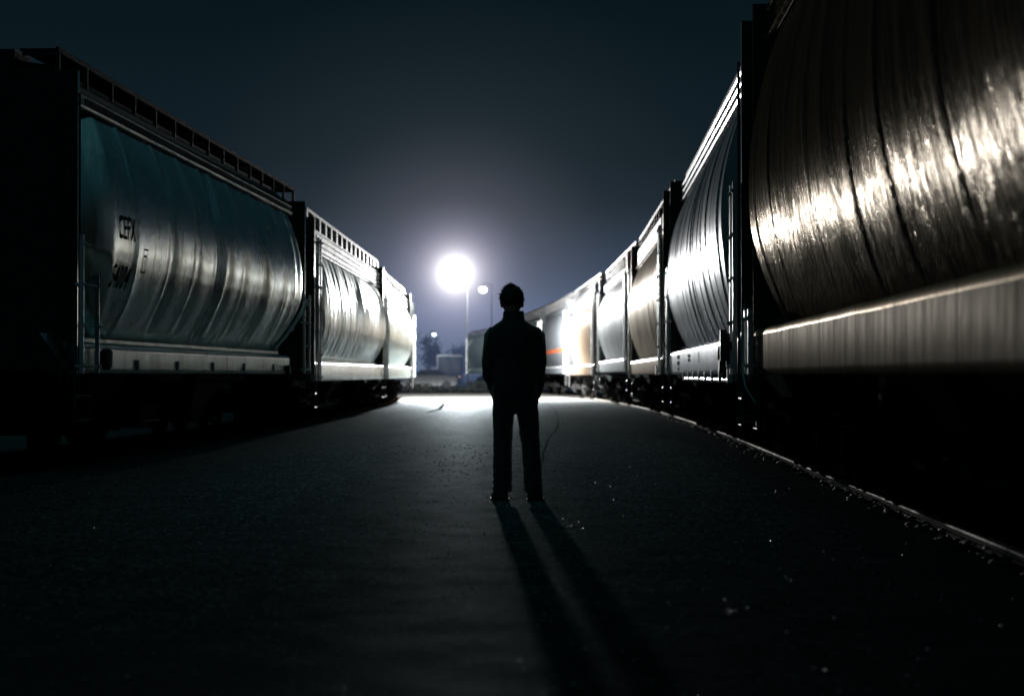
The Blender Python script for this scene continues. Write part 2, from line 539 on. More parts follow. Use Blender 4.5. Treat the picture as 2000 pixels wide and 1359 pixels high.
        obj('bolster', bm, M['black'], root, smooth=False)
    # --- brake rigging that catches light
    bm = BM()
    box(bm, -H+1.0, H-1.0, -.16, .16, .80, z0)
    obj('centre_sill', bm, M['black'], root, smooth=False)
    bm = BM()
    tube(bm, [(mid-1.0, vis*.75, .80), (mid+.2, vis*.75, .80)], .17, 14)
    tube(bm, [(-H+1.2, vis*(hw-.22), z0-.10), (H-1.2, vis*(hw-.22), z0-.10)], .018, 6)
    obj('air_reservoir', bm, M['truck'], root)
    return root, dict(H=H, w=w, mid=mid, vis=vis, hw=hw, L=L, Ls=Ls, slope=slope, zb=zb, z0=z0, z1=z1)

P0 = dict(hw=1.62, zt=4.08, zb=1.48, bulge=.09, inset_t=.20, inset_b=.20, sz0=1.05, sz1=1.45, fz0=4.09, fz1=4.42, rb=4.60, rib=.8, seed=1)
def P(**k):
    d = dict(P0); d.update(k); return d

GR = 'covered hopper cars of the train on the right'
GL = 'covered hopper cars of the train on the left'
cars = {}
cars['R1'] = make_car('hopper_car', P(mat='brass', smat='brass_sill', emat='edge_gold', seed=3, rib=1.15, bead=.006, dent=.014, quilt=.007, bulge=.10, zm=2.75, inset_b=.17, inset_t=.15, slope=.95, near_gap=.9, far_gap=.55, rungs=2, sz1=1.47),
    (1.66, 2.2), (2.245, 19.2), 1, 'big old gold hopper car with scratched wavy side, nearest car of the right train', GR, 2)
cars['R2'] = make_car('hopper_car', P(mat='steelgrey', seed=5, rib=.85, ridges=3, fz0=4.06, fz1=4.42, fmat='palegrey', inset_t=.24, near_gap=1.5, quilt=.010, rungs=5),
    (2.235, 20.0), (2.83, 36.8), 1, 'steel grey hopper car with three bright ridges under its roof, just beyond the gold car', GR, 2)
cars['R3'] = make_car('hopper_car', P(mat='tan', seed=8, rib=.7, fz0=3.78, fz1=4.25, zt=3.77, flean=.10, inset_t=.18, inset_b=.15, sz1=1.40, quilt=.012, near_gap=.5, far_gap=.5),
    (2.77, 37.6), (3.13, 54.0), 1, 'tan hopper car with a tall tan band under its roof, between two grey cars', GR, 1)
cars['R4'] = make_car('hopper_car', P(mat='fargrey', seed=11, rib=.9, fz0=3.86, fz1=4.10, zt=3.85, sz0=1.12, sz1=1.5, near_gap=.5, far_gap=.6),
    (3.08, 54.9), (3.03, 71.3), 1, 'pale grey hopper car with a bright white edge strip, between tan and brown cars', GR, 1)
cars['R5'] = make_car('hopper_car', P(mat='brown', seed=13, rib=.6, fz0=3.6, fz1=4.0, zt=3.58, ridges=3, quilt=.02, near_gap=.5, far_gap=.6, sz0=1.02, sz1=1.42),
    (2.89, 72.2), (2.44, 88.6), 1, 'brown hopper car with closely ribbed dull side, darkest of the distant right cars', GR, 1)
cars['R6'] = make_car('hopper_car', P(mat='striped', seed=17, rib=.9, fz0=3.84, fz1=4.04, zt=3.83, sz0=1.08, sz1=1.42, near_gap=.5, far_gap=.6),
    (2.36, 89.5), (1.52, 106.0), 1, 'grey hopper car with an orange red band, just right of the man', GR, 1)
cars['R7'] = make_car('hopper_car', P(mat='greengrey', seed=19, rib=.9, fz0=3.7, fz1=4.05, zt=3.68, ridges=2),
    (1.45, 106.9), (.38, 123.2), 1, 'distant hopper car with ridged roof edge, half hidden behind the man\'s collar', GR, 0)
cars['R8'] = make_car('hopper_car', P(mat='steelgrey', seed=23, rib=.9, fz0=3.84, fz1=4.1, zt=3.83),
    (.30, 124.1), (-1.15, 140.3), 1, 'grey hopper car almost wholly behind the man, second from the far end', GR, 0)
cars['R9'] = make_car('hopper_car', P(mat='greengrey', seed=29, rib=1.2, fz0=3.84, fz1=4.1, zt=3.83, rb=4.3, slope=.5, near_gap=.4, far_gap=.3),
    (-1.25, 141.2), (-3.45, 157.6), 1, 'last hopper car of the right train, seen left of the man beside the lamp pole', GR, 0)
cars['L1'] = make_car('hopper_car', P(hw=1.40, mat='green', seed=31, rib=1.45, bulge=.26, inset_b=.18, inset_t=.02, zm=2.65, zt=3.86, fz0=3.87, fz1=4.03, rb=4.50, fout=.03, sz0=1.06, sz1=1.38,
        quilt=.022, dent=.012, bead=.020, bead_w=.04, ribs=[1.32, 3.1, 4.6, 6.0, 6.75, 8.1, 10.0, 12.0, 13.2], pleats=[(3.45, .05, .2), (5.0, .04, .2), (6.35, .07, .2), (7.2, .04, .2), (8.5, .04, .22), (10.4, .07, .2), (12.3, .03, .15)], lad_x=(-.04, .62), near_gap=.35, far_gap=1.85, rungs=4, full_fascia=True, rb_in=.22, tick=1.12, sill_short=2.0, slope=.9, rb_over=.2, smat='lsill', fmat='lsill'),
    (-4.58, 21.6), (-3.83, 38.1), -1, 'dark green hopper car with black stencilled letters and number, nearest on the left', GL, 2)
cars['L2'] = make_car('hopper_car', P(mat='lgrey', seed=37, rib=.75, zt=3.44, fz0=3.45, fz1=3.9, ridges=4, fmat='fascia_bright', fout=.02, rb=4.22, sz0=.92, sz1=1.30, zb=1.34, zm=2.3, tick=1.2, tick_w=.10, tick_mat='whitepaint', bulge=.12, inset_t=.12, near_gap=.6, far_gap=.5),
    (-3.76, 39.1), (-3.60, 57.6), -1, 'pale grey hopper car with white roof brackets, second on the left', GL, 1)
cars['L3'] = make_car('hopper_car', P(mat='lgreen', seed=41, rib=.75, zt=3.44, fz0=3.45, fz1=3.85, ridges=3, rb=4.15, sz0=.92, sz1=1.30, zb=1.34, zm=2.3, tick=1.2, bulge=.12, near_gap=.5, far_gap=.5),
    (-3.63, 58.6), (-3.72, 75.5), -1, 'green grey hopper car, third on the left, foreshortened where the track bends', GL, 1)
cars['L4'] = make_car('hopper_car', P(mat='lgrey', seed=43, rib=.9, zt=3.5, fz0=3.52, fz1=3.85, rb=4.1, sz0=.95, sz1=1.33),
    (-3.74, 76.5), (-4.48, 93.0), -1, 'hopper car showing only a thin pale curved sliver past the green grey car', GL, 0)

# stencilled reporting marks on the green car
def wrapped(o_name, bm, car, m, lab=None):
    root, d = car
    for v in bm.verts:
        x, z = v.co.x, v.co.z
        xi = (x-d['mid']); cut = d['Ls']/2-2.2
        if abs(xi) > cut:                                   # follow the slanting shell end
            e_ = d['slope']*max(0, (2.35-z)/(2.35-d['zb']))**1.3
            xi = math.copysign(cut+(abs(xi)-cut)*2.2/(2.2-e_), xi)
        v.co.y = d['vis']*(d['w'](xi, z)+.006)
    return obj(o_name, bm, m, root, smooth=False)

def text_bm(txt, size, cx, cz, sxx=1.0):
    cu = bpy.data.curves.new('t', 'FONT'); cu.body = txt; cu.size = size; cu.align_x = 'CENTER'; cu.align_y = 'CENTER'
    cu.space_character = 1.2; cu.offset = size*.010
    o = bpy.data.objects.new('t', cu); link(o)
    dg = bpy.context.evaluated_depsgraph_get(); dg.update()
    me = bpy.data.meshes.new_from_object(o.evaluated_get(dg))
    bm = BM(); bm.from_mesh(me)
    bpy.data.objects.remove(o); bpy.data.curves.remove(cu); bpy.data.meshes.remove(me)
    bmesh.ops.triangulate(bm, faces=bm.faces[:])
    bmesh.ops.subdivide_edges(bm, edges=bm.edges[:], cuts=1)
    for v in bm.verts:
        v.co = Vector((cx+v.co.x*sxx, 0, cz+v.co.y))
    return bm
h_r1 = cars['R1'][1]['H']
L1 = cars['L1']; h1 = L1[1]['H']
wrapped('reporting_mark', text_bm('CEFX', .36, -h1+1.22, 2.66, .74), L1, M['decal'])
wrapped('car_number', text_bm('54004', .36, -h1+1.22, 2.12, .70), L1, M['decal'])
bm = BM()
def rect_xz(bm, x0, x1, z0, z1, y=0):
    n = 4
    g = [[bm.verts.new((x0+(x1-x0)*i/n, y, z0+(z1-z0)*j/n)) for i in range(n+1)] for j in range(n+1)]
    for j in range(n):
        for i in range(n): bm.faces.new((g[j][i], g[j][i+1], g[j+1][i+1], g[j+1][i]))
xb = -h1+2.05
for r_ in ((xb, xb+.02, 2.22, 2.50), (xb+.20, xb+.22, 2.22, 2.50), (xb+.02, xb+.20, 2.48, 2.50), (xb+.02, xb+.20, 2.22, 2.24), (xb+.07, xb+.15, 2.40, 2.43), (xb+.10, xb+.12, 2.28, 2.38)):
    rect_xz(bm, *r_)
wrapped('stencil_box', bm, L1, M['decal'])
def sill_marks(car, name, rects, m):
    root, d = car
    bm = BM()
    for x0, x1, z0, z1 in rects: rect_xz(bm, x0, x1, z0, z1, d['vis']*(d['hw']+.009))
    obj(name, bm, m, root, smooth=False)
for x in (.75, 2.6, 4.9, 7.3, 9.8, 12.6): sill_marks(L1, 'sill_stencil', [(-h1+x, -h1+x+.22, 1.10, 1.22)], M['decal_grey'])
for x in (h_r1-3.6, h_r1-7.4, h_r1-10.6): sill_marks(cars['R1'], 'sill_seam', [(x, x+.02, 1.07, 1.45)], M['decal'])
R2 = cars['R2']; h2 = R2[1]['H']
sill_marks(R2, 'sill_stencil', [(h2-3.9, h2-3.2, 1.30, 1.36), (h2-3.9, h2-3.2, 1.20, 1.26), (h2-3.9, h2-3.3, 1.12, 1.16), (h2-7.2, h2-6.7, 1.30, 1.34), (h2-7.2, h2-6.7, 1.24, 1.28), (-h2+3.1, -h2+3.3, 1.29, 1.34), (h2-9.5, h2-9.4, 1.2, 1.36)], M['decal_grey'])
def sill_gadget(car, x, z=1.22, sc=1.0):
    root, d = car; v = d['vis']; y = v*d['hw']
    bm = BM()
    poly = [(-.10, -.02), (-.12, .10), (.0, .13), (.12, .10), (.10, -.06), (.0, -.10)]
    prism(bm, [(x+a*sc, z+b*sc) for a, b in poly], y+v*.01, y+v*.09)
    obj('jacking_bracket', bm, M['black'], root, smooth=False)
sill_gadget(L1, -h1+1.05, 1.2); sill_gadget(R2, -h2+1.9, 1.16); sill_gadget(cars['R3'], -cars['R3'][1]['H']+.9, 1.12, .9)
sill_gadget(L1, -h1+14.0, 1.12, .7)
def rod_row(car, x0, x1, z):
    root, d = car; v = d['vis']; y = v*(d['hw']-.03)
    bm = BM(); n = 7
    for k in range(n):
        a = x0+(x1-x0)*k/n; b = a+(x1-x0)/n*.72
        tube(bm, [(a, y, z), (b, y, z)], .024, 8)
    tube(bm, [(x0-.1, y, z), (x1+.1, y, z)], .010, 6)
    for k in range(n+1):
        a = x0-.02+(x1-x0)*k/n
        box(bm, a-.015, a+.015, y-.03, y+.03, z-.03, z+.12)
    obj('brake_rod', bm, M['whitepaint'], root, smooth=False)
rod_row(R2, -h2+2.0, h2-5.0, .99)
# brake lever cluster and bent grab iron between the gold car and the grey car
root, d = R2; y = d['hw']
bm = BM()
box(bm, -h2+.55, -h2+.72, y+.04, y+.10, 1.12, 1.46, .01)
box(bm, -h2+.45, -h2+.85, y+.05, y+.11, 1.30, 1.38, .01)
box(bm, -h2+.58, -h2+.68, y+.10, y+.16, 1.18, 1.50, .01)
tube(bm, [(-h2+.85, y+.1, 1.34), (-h2+1.25, y+.12, 1.34), (-h2+1.38, y+.12, 1.28), (-h2+1.38, y+.12, 1.2)], .018, 8)
tube(bm, [(-h2+.5, y+.13, 1.0), (-h2+.5, y+.13, 1.48)], .02, 8)
obj('brake_lever', bm, M['iron'], root)
root, d = cars['R1']; h = d['H']; y = d['hw']
bm = BM()
tube(bm, [(h+.02, y+.06, 1.72), (h+.02, y+.07, 1.5), (h, y+.07, 1.05), (h-.08, y+.05, .92), (h-.30, y-.02, .78)], [.008, .02, .02, .018, .010], 8, sq=.5)
obj('grab_iron', bm, M['bright'], root)
# diagonal drain pipe at the far end of the green car
root, d = L1
bm = BM()
def slope_pt(z):
    t = max(0, (2.35-z)/(2.35-P0['zb'])); x = d['Ls']/2-d['slope']*t**1.3
    return (x+d['mid']-.02, -(d['w'](x-.05, z)+.035), z)
tube(bm, [slope_pt(z) for z in (2.35, 2.15, 2.0, 1.85, 1.7, 1.56, 1.5)], .032, 8)
for z in (2.3, 1.85, 1.5): ball(bm, slope_pt(z), .055, seg=8)
obj('slope_rail', bm, M['ladder'], root)

# ------------------------------------------------------------------ tracks and ground
sideR = [(-8, 1.35), (2.2, 1.66), (7.6, 1.85), (19.6, 2.24), (37, 2.80), (54.5, 3.10), (71.8, 2.96), (89, 2.40), (106.5, 1.48), (123.6, .34), (140.8, -1.20), (157.6, -3.45), (175, -6.2), (200, -11)]
sideL = [(-8, -6.2), (5, -5.42), (21.6, -4.58), (38.6, -3.77), (58, -3.61), (76, -3.73), (93.5, -4.5), (110, -5.6), (128, -7.2), (150, -9.8), (175, -13.5), (200, -18)]
def smooth_tab(t, n=160):
    """Catmull-Rom through the table"""
    out = []
    for i in range(n+1):
        D = t[0][0]+(t[-1][0]-t[0][0])*i/n
        k = max(j for j in range(len(t)-1) if t[j][0] <= D+1e-9)
        p0 = t[max(k-1, 0)]; p1 = t[k]; p2 = t[k+1]; p3 = t[min(k+2, len(t)-1)]
        s = (D-p1[0])/(p2[0]-p1[0]); h_ = p2[0]-p1[0]
        m1 = (p2[1]-p0[1])/(p2[0]-p0[0])*h_; m2 = (p3[1]-p1[1])/(p3[0]-p1[0])*h_
        v = (2*s**3-3*s*s+1)*p1[1]+(s**3-2*s*s+s)*m1+(-2*s**3+3*s*s)*p2[1]+(s**3-s*s)*m2
        out.append((D, v))
    return out
TR = smooth_tab(sideR); TL = smooth_tab(sideL)

M['rail'] = paint('rail_steel', (.07, .066, .06), .45, .022, dirt=(.015, .012, .010), dirt_amt=1.0, streak=.3, sf=1.2)
M['rail_dull'] = plain('rusty_rail', (.03, .024, .018), .8, 0, .4, 20, spec=0)

def rail(tab, off):
    bm = BM(); prev = None
    prof = [(-.036, .035), (-.03, .045), (.03, .045), (.036, .035), (.036, .005), (.01, -.01), (.01, -.07), (.065, -.085), (.065, -.1), (-.065, -.1), (-.065, -.085), (-.01, -.07), (-.01, -.01), (-.036, .005)]
    for D, v in tab:
        ring = [bm.verts.new((v+off+a, D, b)) for a, b in prof]
        if prev:
            n = len(ring)
            for k in range(n): bm.faces.new((prev[k], ring[k], ring[(k+1) % n], prev[(k+1) % n]))
        prev = ring
    return bm
for nm, tab, sg, hw in (('right', TR, 1, 1.62), ('left', TL, -1, 1.55)):
    tr = empty('railway_track', (0, 0, 0), label='steel rails set in the ground under the %s hopper train' % nm, cat='railway track', group='railway tracks')
    for g in (-.7175, .7175):
        obj('rail', rail(tab, sg*hw+g), M['rail' if nm == 'right' else 'rail_dull'], tr, angle=30)
    bm = BM()
    D = -7
    while D < 190:
        v = lerp_tab(tab, D)+sg*hw
        box(bm, v-1.25, v+1.25, D-.11, D+.11, -.12, -.028+random.uniform(-.004, .004))
        D += .6
    obj('sleepers', bm, plain('sleeper_wood_'+nm, (.008, .007, .006), .9, 0, .8, 8, spec=0), tr, smooth=False)

# ground sheet
m, nt, p = mat('ballast_ground')
v = coords(nt)
vo = N(nt, 'ShaderNodeTexVoronoi'); vo.inputs['Scale'].default_value = 22; nt.links.new(v, vo.inputs['Vector'])
nt.links.new(mixc(nt, mrange(nt, noise_n(nt, v, 3, 6), .35, .65, 0, 1), (.022, .024, .022), (.06, .056, .05)), p.inputs['Base Color'])
p.inputs['Roughness'].default_value = .8
nt.links.new(bump(nt, vo.outputs['Distance'], .8, .03), p.inputs['Normal'])
bm = BM()
vs = [bm.verts.new(q) for q in ((-900, -60, -.05), (900, -60, -.05), (900, 1800, -.05), (-900, 1800, -.05))]
bm.faces.new(vs)
obj('ground', bm, m, kind='structure', smooth=False)

# pavement between the tracks
m, nt, p = mat('yard_pavement')
v = coords(nt)
big = noise_n(nt, coords(nt, (.35, .12, 1)), 1, 5, .6)
med = noise_n(nt, v, 2.3, 6, .65)
fine = noise_n(nt, v, 60, 4, .7)
wide = noise_n(nt, coords(nt, (.06, .9, 1)), 1.6, 5, .65, .4)         # cross bands: patching and wear
c1 = mixc(nt, mrange(nt, big, .38, .62, 0, 1), (.11, .12, .122), (.26, .27, .26))
c2 = mixc(nt, mrange(nt, med, .4, .7, 0, .6), c1, (.035, .037, .038))
c2 = mixc(nt, mrange(nt, wide, .5, .64, 0, .4), c2, (.022, .024, .024))
sy_ = N(nt, 'ShaderNodeSeparateXYZ'); nt.links.new(v, sy_.inputs[0])
c3 = mixc(nt, mrange(nt, fine, .56, .70, 0, .75), c2, (.34, .36, .36))
c3 = mixc(nt, mrange(nt, fine, .46, .34, 0, .8), c3, (.012, .014, .015))
for sc_, th_, cc_ in ((44, .90, (.75, .8, .8)), (110, .94, (.9, .95, .95)), (20, .965, (.5, .53, .52))):   # glints of stones painted in as bright specks
    vv = N(nt, 'ShaderNodeTexVoronoi'); vv.inputs['Scale'].default_value = sc_; nt.links.new(v, vv.inputs['Vector'])
    sv = N(nt, 'ShaderNodeSeparateColor'); nt.links.new(vv.outputs['Color'], sv.inputs[0])
    c3 = mixc(nt, math_n(nt, 'MULTIPLY', mrange(nt, sv.outputs[1], th_, th_+.01, 0, .75), mrange(nt, sy_.outputs['Y'], 5, 20, .25, 1)), c3, cc_)
ck = N(nt, 'ShaderNodeTexVoronoi', feature='DISTANCE_TO_EDGE'); ck.inputs['Scale'].default_value = .42
nd = N(nt, 'ShaderNodeTexNoise'); nd.inputs['Scale'].default_value = 1.1; nd.inputs['Detail'].default_value = 6; nt.links.new(v, nd.inputs['Vector'])
va_ = N(nt, 'ShaderNodeVectorMath', operation='SCALE'); nt.links.new(nd.outputs['Color'], va_.inputs[0]); va_.inputs['Scale'].default_value = 1.6
vb_ = N(nt, 'ShaderNodeVectorMath', operation='ADD'); nt.links.new(va_.outputs[0], vb_.inputs[0]); nt.links.new(v, vb_.inputs[1]); nt.links.new(vb_.outputs[0], ck.inputs['Vector'])
crk = math_n(nt, 'MULTIPLY', mrange(nt, ck.outputs['Distance'], .004, .014, 1, 0), mrange(nt, big, .45, .55, 0, .8))
c3 = mixc(nt, crk, c3, (.008, .009, .01))
for sc_, lo_, hi_ in ((85, .35, 1.9), (34, .55, 1.5)):                 # aggregate: every chip has its own tone
    vv = N(nt, 'ShaderNodeTexVoronoi'); vv.inputs['Scale'].default_value = sc_; nt.links.new(v, vv.inputs['Vector'])
    sv = N(nt, 'ShaderNodeSeparateColor'); nt.links.new(vv.outputs['Color'], sv.inputs[0])
    tone = math_n(nt, 'POWER', sv.outputs[0], 2.2)
    sc3 = N(nt, 'ShaderNodeVectorMath', operation='SCALE'); nt.links.new(c3, sc3.inputs[0]); nt.links.new(mrange(nt, tone, 0, 1, lo_, hi_*1.4), sc3.inputs['Scale'])
    c3 = sc3.outputs[0]
sy_ = N(nt, 'ShaderNodeSeparateXYZ'); nt.links.new(v, sy_.inputs[0])
far_pool = mrange(nt, math_n(nt, 'ADD', sy_.outputs['Y'], mrange(nt, big, .3, .7, -9, 9)), 18, 98, 0, 1)    # lamp's pool of light painted into the far ground tone
c3 = mixc(nt, mrange(nt, math_n(nt, 'ADD', sy_.outputs['Y'], mrange(nt, med, .3, .7, -3, 3)), 7, 29, .9, 0), c3, (.012, .015, .016))  # foreground darkened in the colour to paint the light's falloff
side_shade = mrange(nt, math_n(nt, 'ADD', math_n(nt, 'ABSOLUTE', math_n(nt, 'ADD', sy_.outputs['X'], .7)), mrange(nt, big, .3, .7, -.8, .8)), 1.0, 3.4, 0, .78)    # sides darkened in the colour: lit wedge painted down the middle
c3 = mixc(nt, side_shade, c3, (.012, .014, .015))
c3 = mixc(nt, math_n(nt, 'POWER', far_pool, 1.3), c3, mixc(nt, mrange(nt, med, .4, .65, 0, .6), (.075, .073, .068), (.04, .039, .037)))
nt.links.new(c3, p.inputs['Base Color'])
r_ = math_n(nt, 'ADD', mrange(nt, big, .3, .7, .62, .8), mrange(nt, wide, .45, .65, -.03, .10))
nt.links.new(r_, p.inputs['Roughness']); p.inputs['Specular IOR Level'].default_value = .16
n1 = bump(nt, med, .25, .03)
vo = N(nt, 'ShaderNodeTexVoronoi'); vo.inputs['Scale'].default_value = 70; nt.links.new(v, vo.inputs['Vector'])
n2 = bump(nt, vo.outputs['Distance'], .6, .008, n1)
n3 = bump(nt, fine, .7, .008, n2)
df = N(nt, 'ShaderNodeBsdfDiffuse'); gl = N(nt, 'ShaderNodeBsdfGlossy'); mx = N(nt, 'ShaderNodeMixShader')
df.inputs['Roughness'].default_value = .8
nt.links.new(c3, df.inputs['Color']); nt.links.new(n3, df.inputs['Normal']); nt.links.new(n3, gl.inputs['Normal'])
gl.inputs['Roughness'].default_value = .52; gl.inputs['Color'].default_value = (.7, .8, .85, 1)
nt.links.new(math_n(nt, 'MULTIPLY', mrange(nt, med, .35, .65, .6, 1.3), mrange(nt, sy_.outputs['Y'], 10, 60, .005, .045)), mx.inputs[0]); nt.links.new(df.outputs[0], mx.inputs[1]); nt.links.new(gl.outputs[0], mx.inputs[2])
nt.links.new(mx.outputs[0], nt.nodes['Material Output'].inputs['Surface'])
M['pave'] = m
def pave_z(x, D):
    vL = lerp_tab(TL, D); vR = lerp_tab(TR, D); xl, xr = vL-.72, vR+.8
    k = (x-xl)/(xr-xl)
    return .012*noise.noise(Vector((k*14*.6, D*.15, 2)))+.012*math.sin(PI*min(1, max(0, k)))
bm = BM()
rows = []
nxx = 14
for D, vR in TR:
    if D > 113.2: break
    vL = lerp_tab(TL, D)
    xl = vL-.72+.03*noise.noise(Vector((D*1.7, 0, 0))); xr = vR+.80+.05*noise.noise(Vector((D*2.3, 5, 0)))
    rows.append([bm.verts.new((xl+(xr-xl)*k/nxx, D, .012*noise.noise(Vector((k*.6, D*.15, 2)))+.012*math.sin(PI*k/nxx) - (.02 if k in (0, nxx) else 0))) for k in range(nxx+1)])
for a, b in zip(rows, rows[1:]):
    for k in range(nxx): bm.faces.new((a[k], a[k+1], b[k+1], b[k]))
# kerb-like thickness at the outer edges and the far end
for row in (rows[-1],):
    low = [bm.verts.new((q.co.x, q.co.y+.02, -.06)) for q in row]
    for k in range(nxx): bm.faces.new((row[k], row[k+1], low[k+1], low[k]))
for k in (0, nxx):
    low = [bm.verts.new((r[k].co.x+(.01 if k else -.01), r[k].co.y, -.06)) for r in rows]
    for i in range(len(rows)-1): bm.faces.new((rows[i][k], rows[i+1][k], low[i+1], low[i]))
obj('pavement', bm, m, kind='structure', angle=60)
# strip under the lamp: its light is painted into the pavement colour
# tar seams and cracks
M['tar'] = plain('tar', (.04, .042, .043), .9, 0, .3, 40, spec=0)
def gp(px, py, z=.0):
    D = 4000*(ZC-z)/(py-731.0); return ((px-1000)/4000*D, D)
def seam(pix, w):
    pts = [gp(*q) for q in pix]
    # densify
    dd = []
    for a, b in zip(pts, pts[1:]):
        n = max(2, int(math.hypot(b[0]-a[0], b[1]-a[1])/.25))
        for i in range(n): dd.append((a[0]+(b[0]-a[0])*i/n, a[1]+(b[1]-a[1])*i/n))
    dd.append(pts[-1])
    dd = [(x+.03*noise.noise(Vector((x*3, y*2, 1))), y+.08*noise.noise(Vector((x*3, y*1.5, 9)))) for x, y in dd]
    bm = BM(); prev = None
    for i, (x, y) in enumerate(dd):
        a = dd[max(0, i-1)]; b = dd[min(len(dd)-1, i+1)]
        dx, dy = b[0]-a[0], b[1]-a[1]; l = math.hypot(dx, dy) or 1
        ww = w*(.6+.8*abs(noise.noise(Vector((i*.35, w*10, 0)))))
        nx_, ny_ = -dy/l*ww, dx/l*ww
        pr = (bm.verts.new((x+nx_, y+ny_, pave_z(x+nx_, y+ny_)+.006)), bm.verts.new((x-nx_, y-ny_, pave_z(x-nx_, y-ny_)+.006)))
        if prev: bm.faces.new((prev[0], prev[1], pr[1], pr[0]))
        prev = pr
    o = obj('pavement_seam', bm, M['tar'], smooth=False, kind='structure')
seam([(1062, 784), (1080, 796), (1091, 820), (1088, 838), (1070, 860), (1062, 885), (1060, 905)], .011)
seam([(690, 851), (860, 849), (960, 851), (1100, 846)], .04)
seam([(835, 806), (858, 800), (867, 790), (850, 781), (820, 777)], .07)
seam([(560, 990), (800, 985), (950, 993)], .008)

# grit and gravel glinting on the pavement
m, nt, p = mat('grit')
nt.links.new(mixc(nt, noise_n(nt, coords(nt), 9, 2), (.3, .3, .3), (.7, .7, .68)), p.inputs['Base Color'])
p.inputs['Roughness'].default_value = .32; p.inputs['Metallic'].default_value = .8
bm = BM()
for k in range(2600):
    D = 6.2+24*random.random()**1.2
    lo = lerp_tab(TL, D)+.2; hi = lerp_tab(TR, D)+.6
    x = random.uniform(max(lo, -.27*D), min(hi, .27*D)) if random.random() < .6 else random.gauss(-.03*D, .07*D)
    if not max(lo, -.27*D) < x < min(hi, .27*D): continue
    r = random.choice((.002, .0025, .003, .003, .004, .005))*(.7+D/26)
    ico(bm, (x, D, pave_z(x, D)+r*.35), r, 1, .25, random.uniform(.8, 1.6), random.uniform(.7, 1.3), .8)
for k in range(7):
    D = random.uniform(8, 26); x = random.uniform(-.2*D, .17*D)
    r = random.uniform(.006, .011)
    ico(bm, (x, D, pave_z(x, D)+r*.3), r, 1, .35, 1.3, 1, .6)
obj('gravel', bm, m, kind='stuff', smooth=False, label='loose grit and small stones scattered over the pavement', cat='gravel')
# broken concrete along the right rail
m2 = plain('broken_concrete', (.06, .058, .055), .7, 0, .8, 15)
bm = BM()
for k in range(420):
    D = 9+42*random.random()
    x = lerp_tab(TR, D)+1.62-.7175-.05-abs(random.gauss(0, .10))
    r = random.uniform(.006, .024)
    ico(bm, (x, D, r*.3), r, 1, .35, random.uniform(.8, 1.8), random.uniform(.8, 2.2), .6)
obj('rubble', bm, m2, kind='stuff', smooth=False, label='crumbled concrete chips lying along the rail under the right train', cat='rubble')

# ------------------------------------------------------------------ lamps
def emis(name, col, st):
    m = bpy.data.materials.new(name); m.use_nodes = True; nt = m.node_tree
    nt.nodes.clear(); e = N(nt, 'ShaderNodeEmission'); o = N(nt, 'ShaderNodeOutputMaterial')
    e.inputs[0].default_value = (*col, 1); e.inputs[1].default_value = st
    try: m.cycles.emission_sampling = 'NONE'
    except Exception: pass
    nt.links.new(e.outputs[0], o.inputs['Surface'])
    return m
def make_lamp(name, label, base, h, arm, r, col, power, est, spot=False, tilt=-60, fy=-.3, dx=0):
    root = empty(name, (base[0], base[1], -.05), label=label, cat='yard lamp')
    bm = BM()
    tube(bm, [(0, 0, .3), (0, 0, h*.5), (0, 0, h+.25)], [.034, .028, .02], 12)
    obj('pole', bm, M['polemat'], root)
    bm = BM()
    tube(bm, [(0, 0, h+.1), (arm*.5, fy*.4, h+.28), (arm, fy*.8, h+.22)], .02, 8)
    obj('arm', bm, M['polemat'], root)
    bm = BM()
    # tapered flood housing, open side down toward the yard
    secs = [(arm, fy*.9, h+.18, r*.3, r*.3), (arm, fy, h+.08, r*.7, r*.65), (arm, fy, h-.02, r*.8, r*.75)]
    loft(bm, secs, 20)
    obj('housing', bm, M['polemat'], root)
    bm = BM()
    ball(bm, (arm, fy, h-.10), r*.9, 1, 1, .9, 20)
    obj('lens', bm, emis(name+'_glow', col, est), root)
    if power:
        li = bpy.data.lights.new(name+'_bulb', 'SPOT' if spot else 'POINT'); li.energy = power; li.color = col; li.shadow_soft_size = .32
        if spot: li.spot_size = R(154); li.spot_blend = .3
        lo = bpy.data.objects.new(name+'_bulb', li); link(lo); lo.parent = root
        if spot: lo.rotation_euler = (R(tilt), 0, 0)
        lo.location = (arm+dx, fy+math.copysign(r*1.2, fy), h-.12-r*.9)
    return root
M['polemat'] = plain('dark_pole', (.0012, .0013, .0014), .9, 0, .2, 10, spec=0)
LD = 85.0
LX = -110/4000*LD; LZ = ZC+196/4000*LD
make_lamp('yard_lamp', 'blazing white floodlight on a tall thin pole, brightest light above the yard', (LX+.47, LD+1.0), LZ+.05, -.47, .32, (.99, .97, .96), 85000, 8, False, -60, -1.0, .25)
D2 = 128.0
make_lamp('yard_lamp', 'smaller white lamp just right of the blazing floodlight, above the last car', (-57/4000*D2+.55, D2), ZC+171/4000*D2, -.55, .26, (1, .97, .95), 30000, 30, True, 60, .35)
D3 = 205.0
make_lamp('yard_lamp', 'small pale cyan lamp low on the left, far beyond the green train', (-152/4000*D3-.4, D3), ZC+81/4000*D3, .4, .22, (.72, .95, 1), 900, 6)

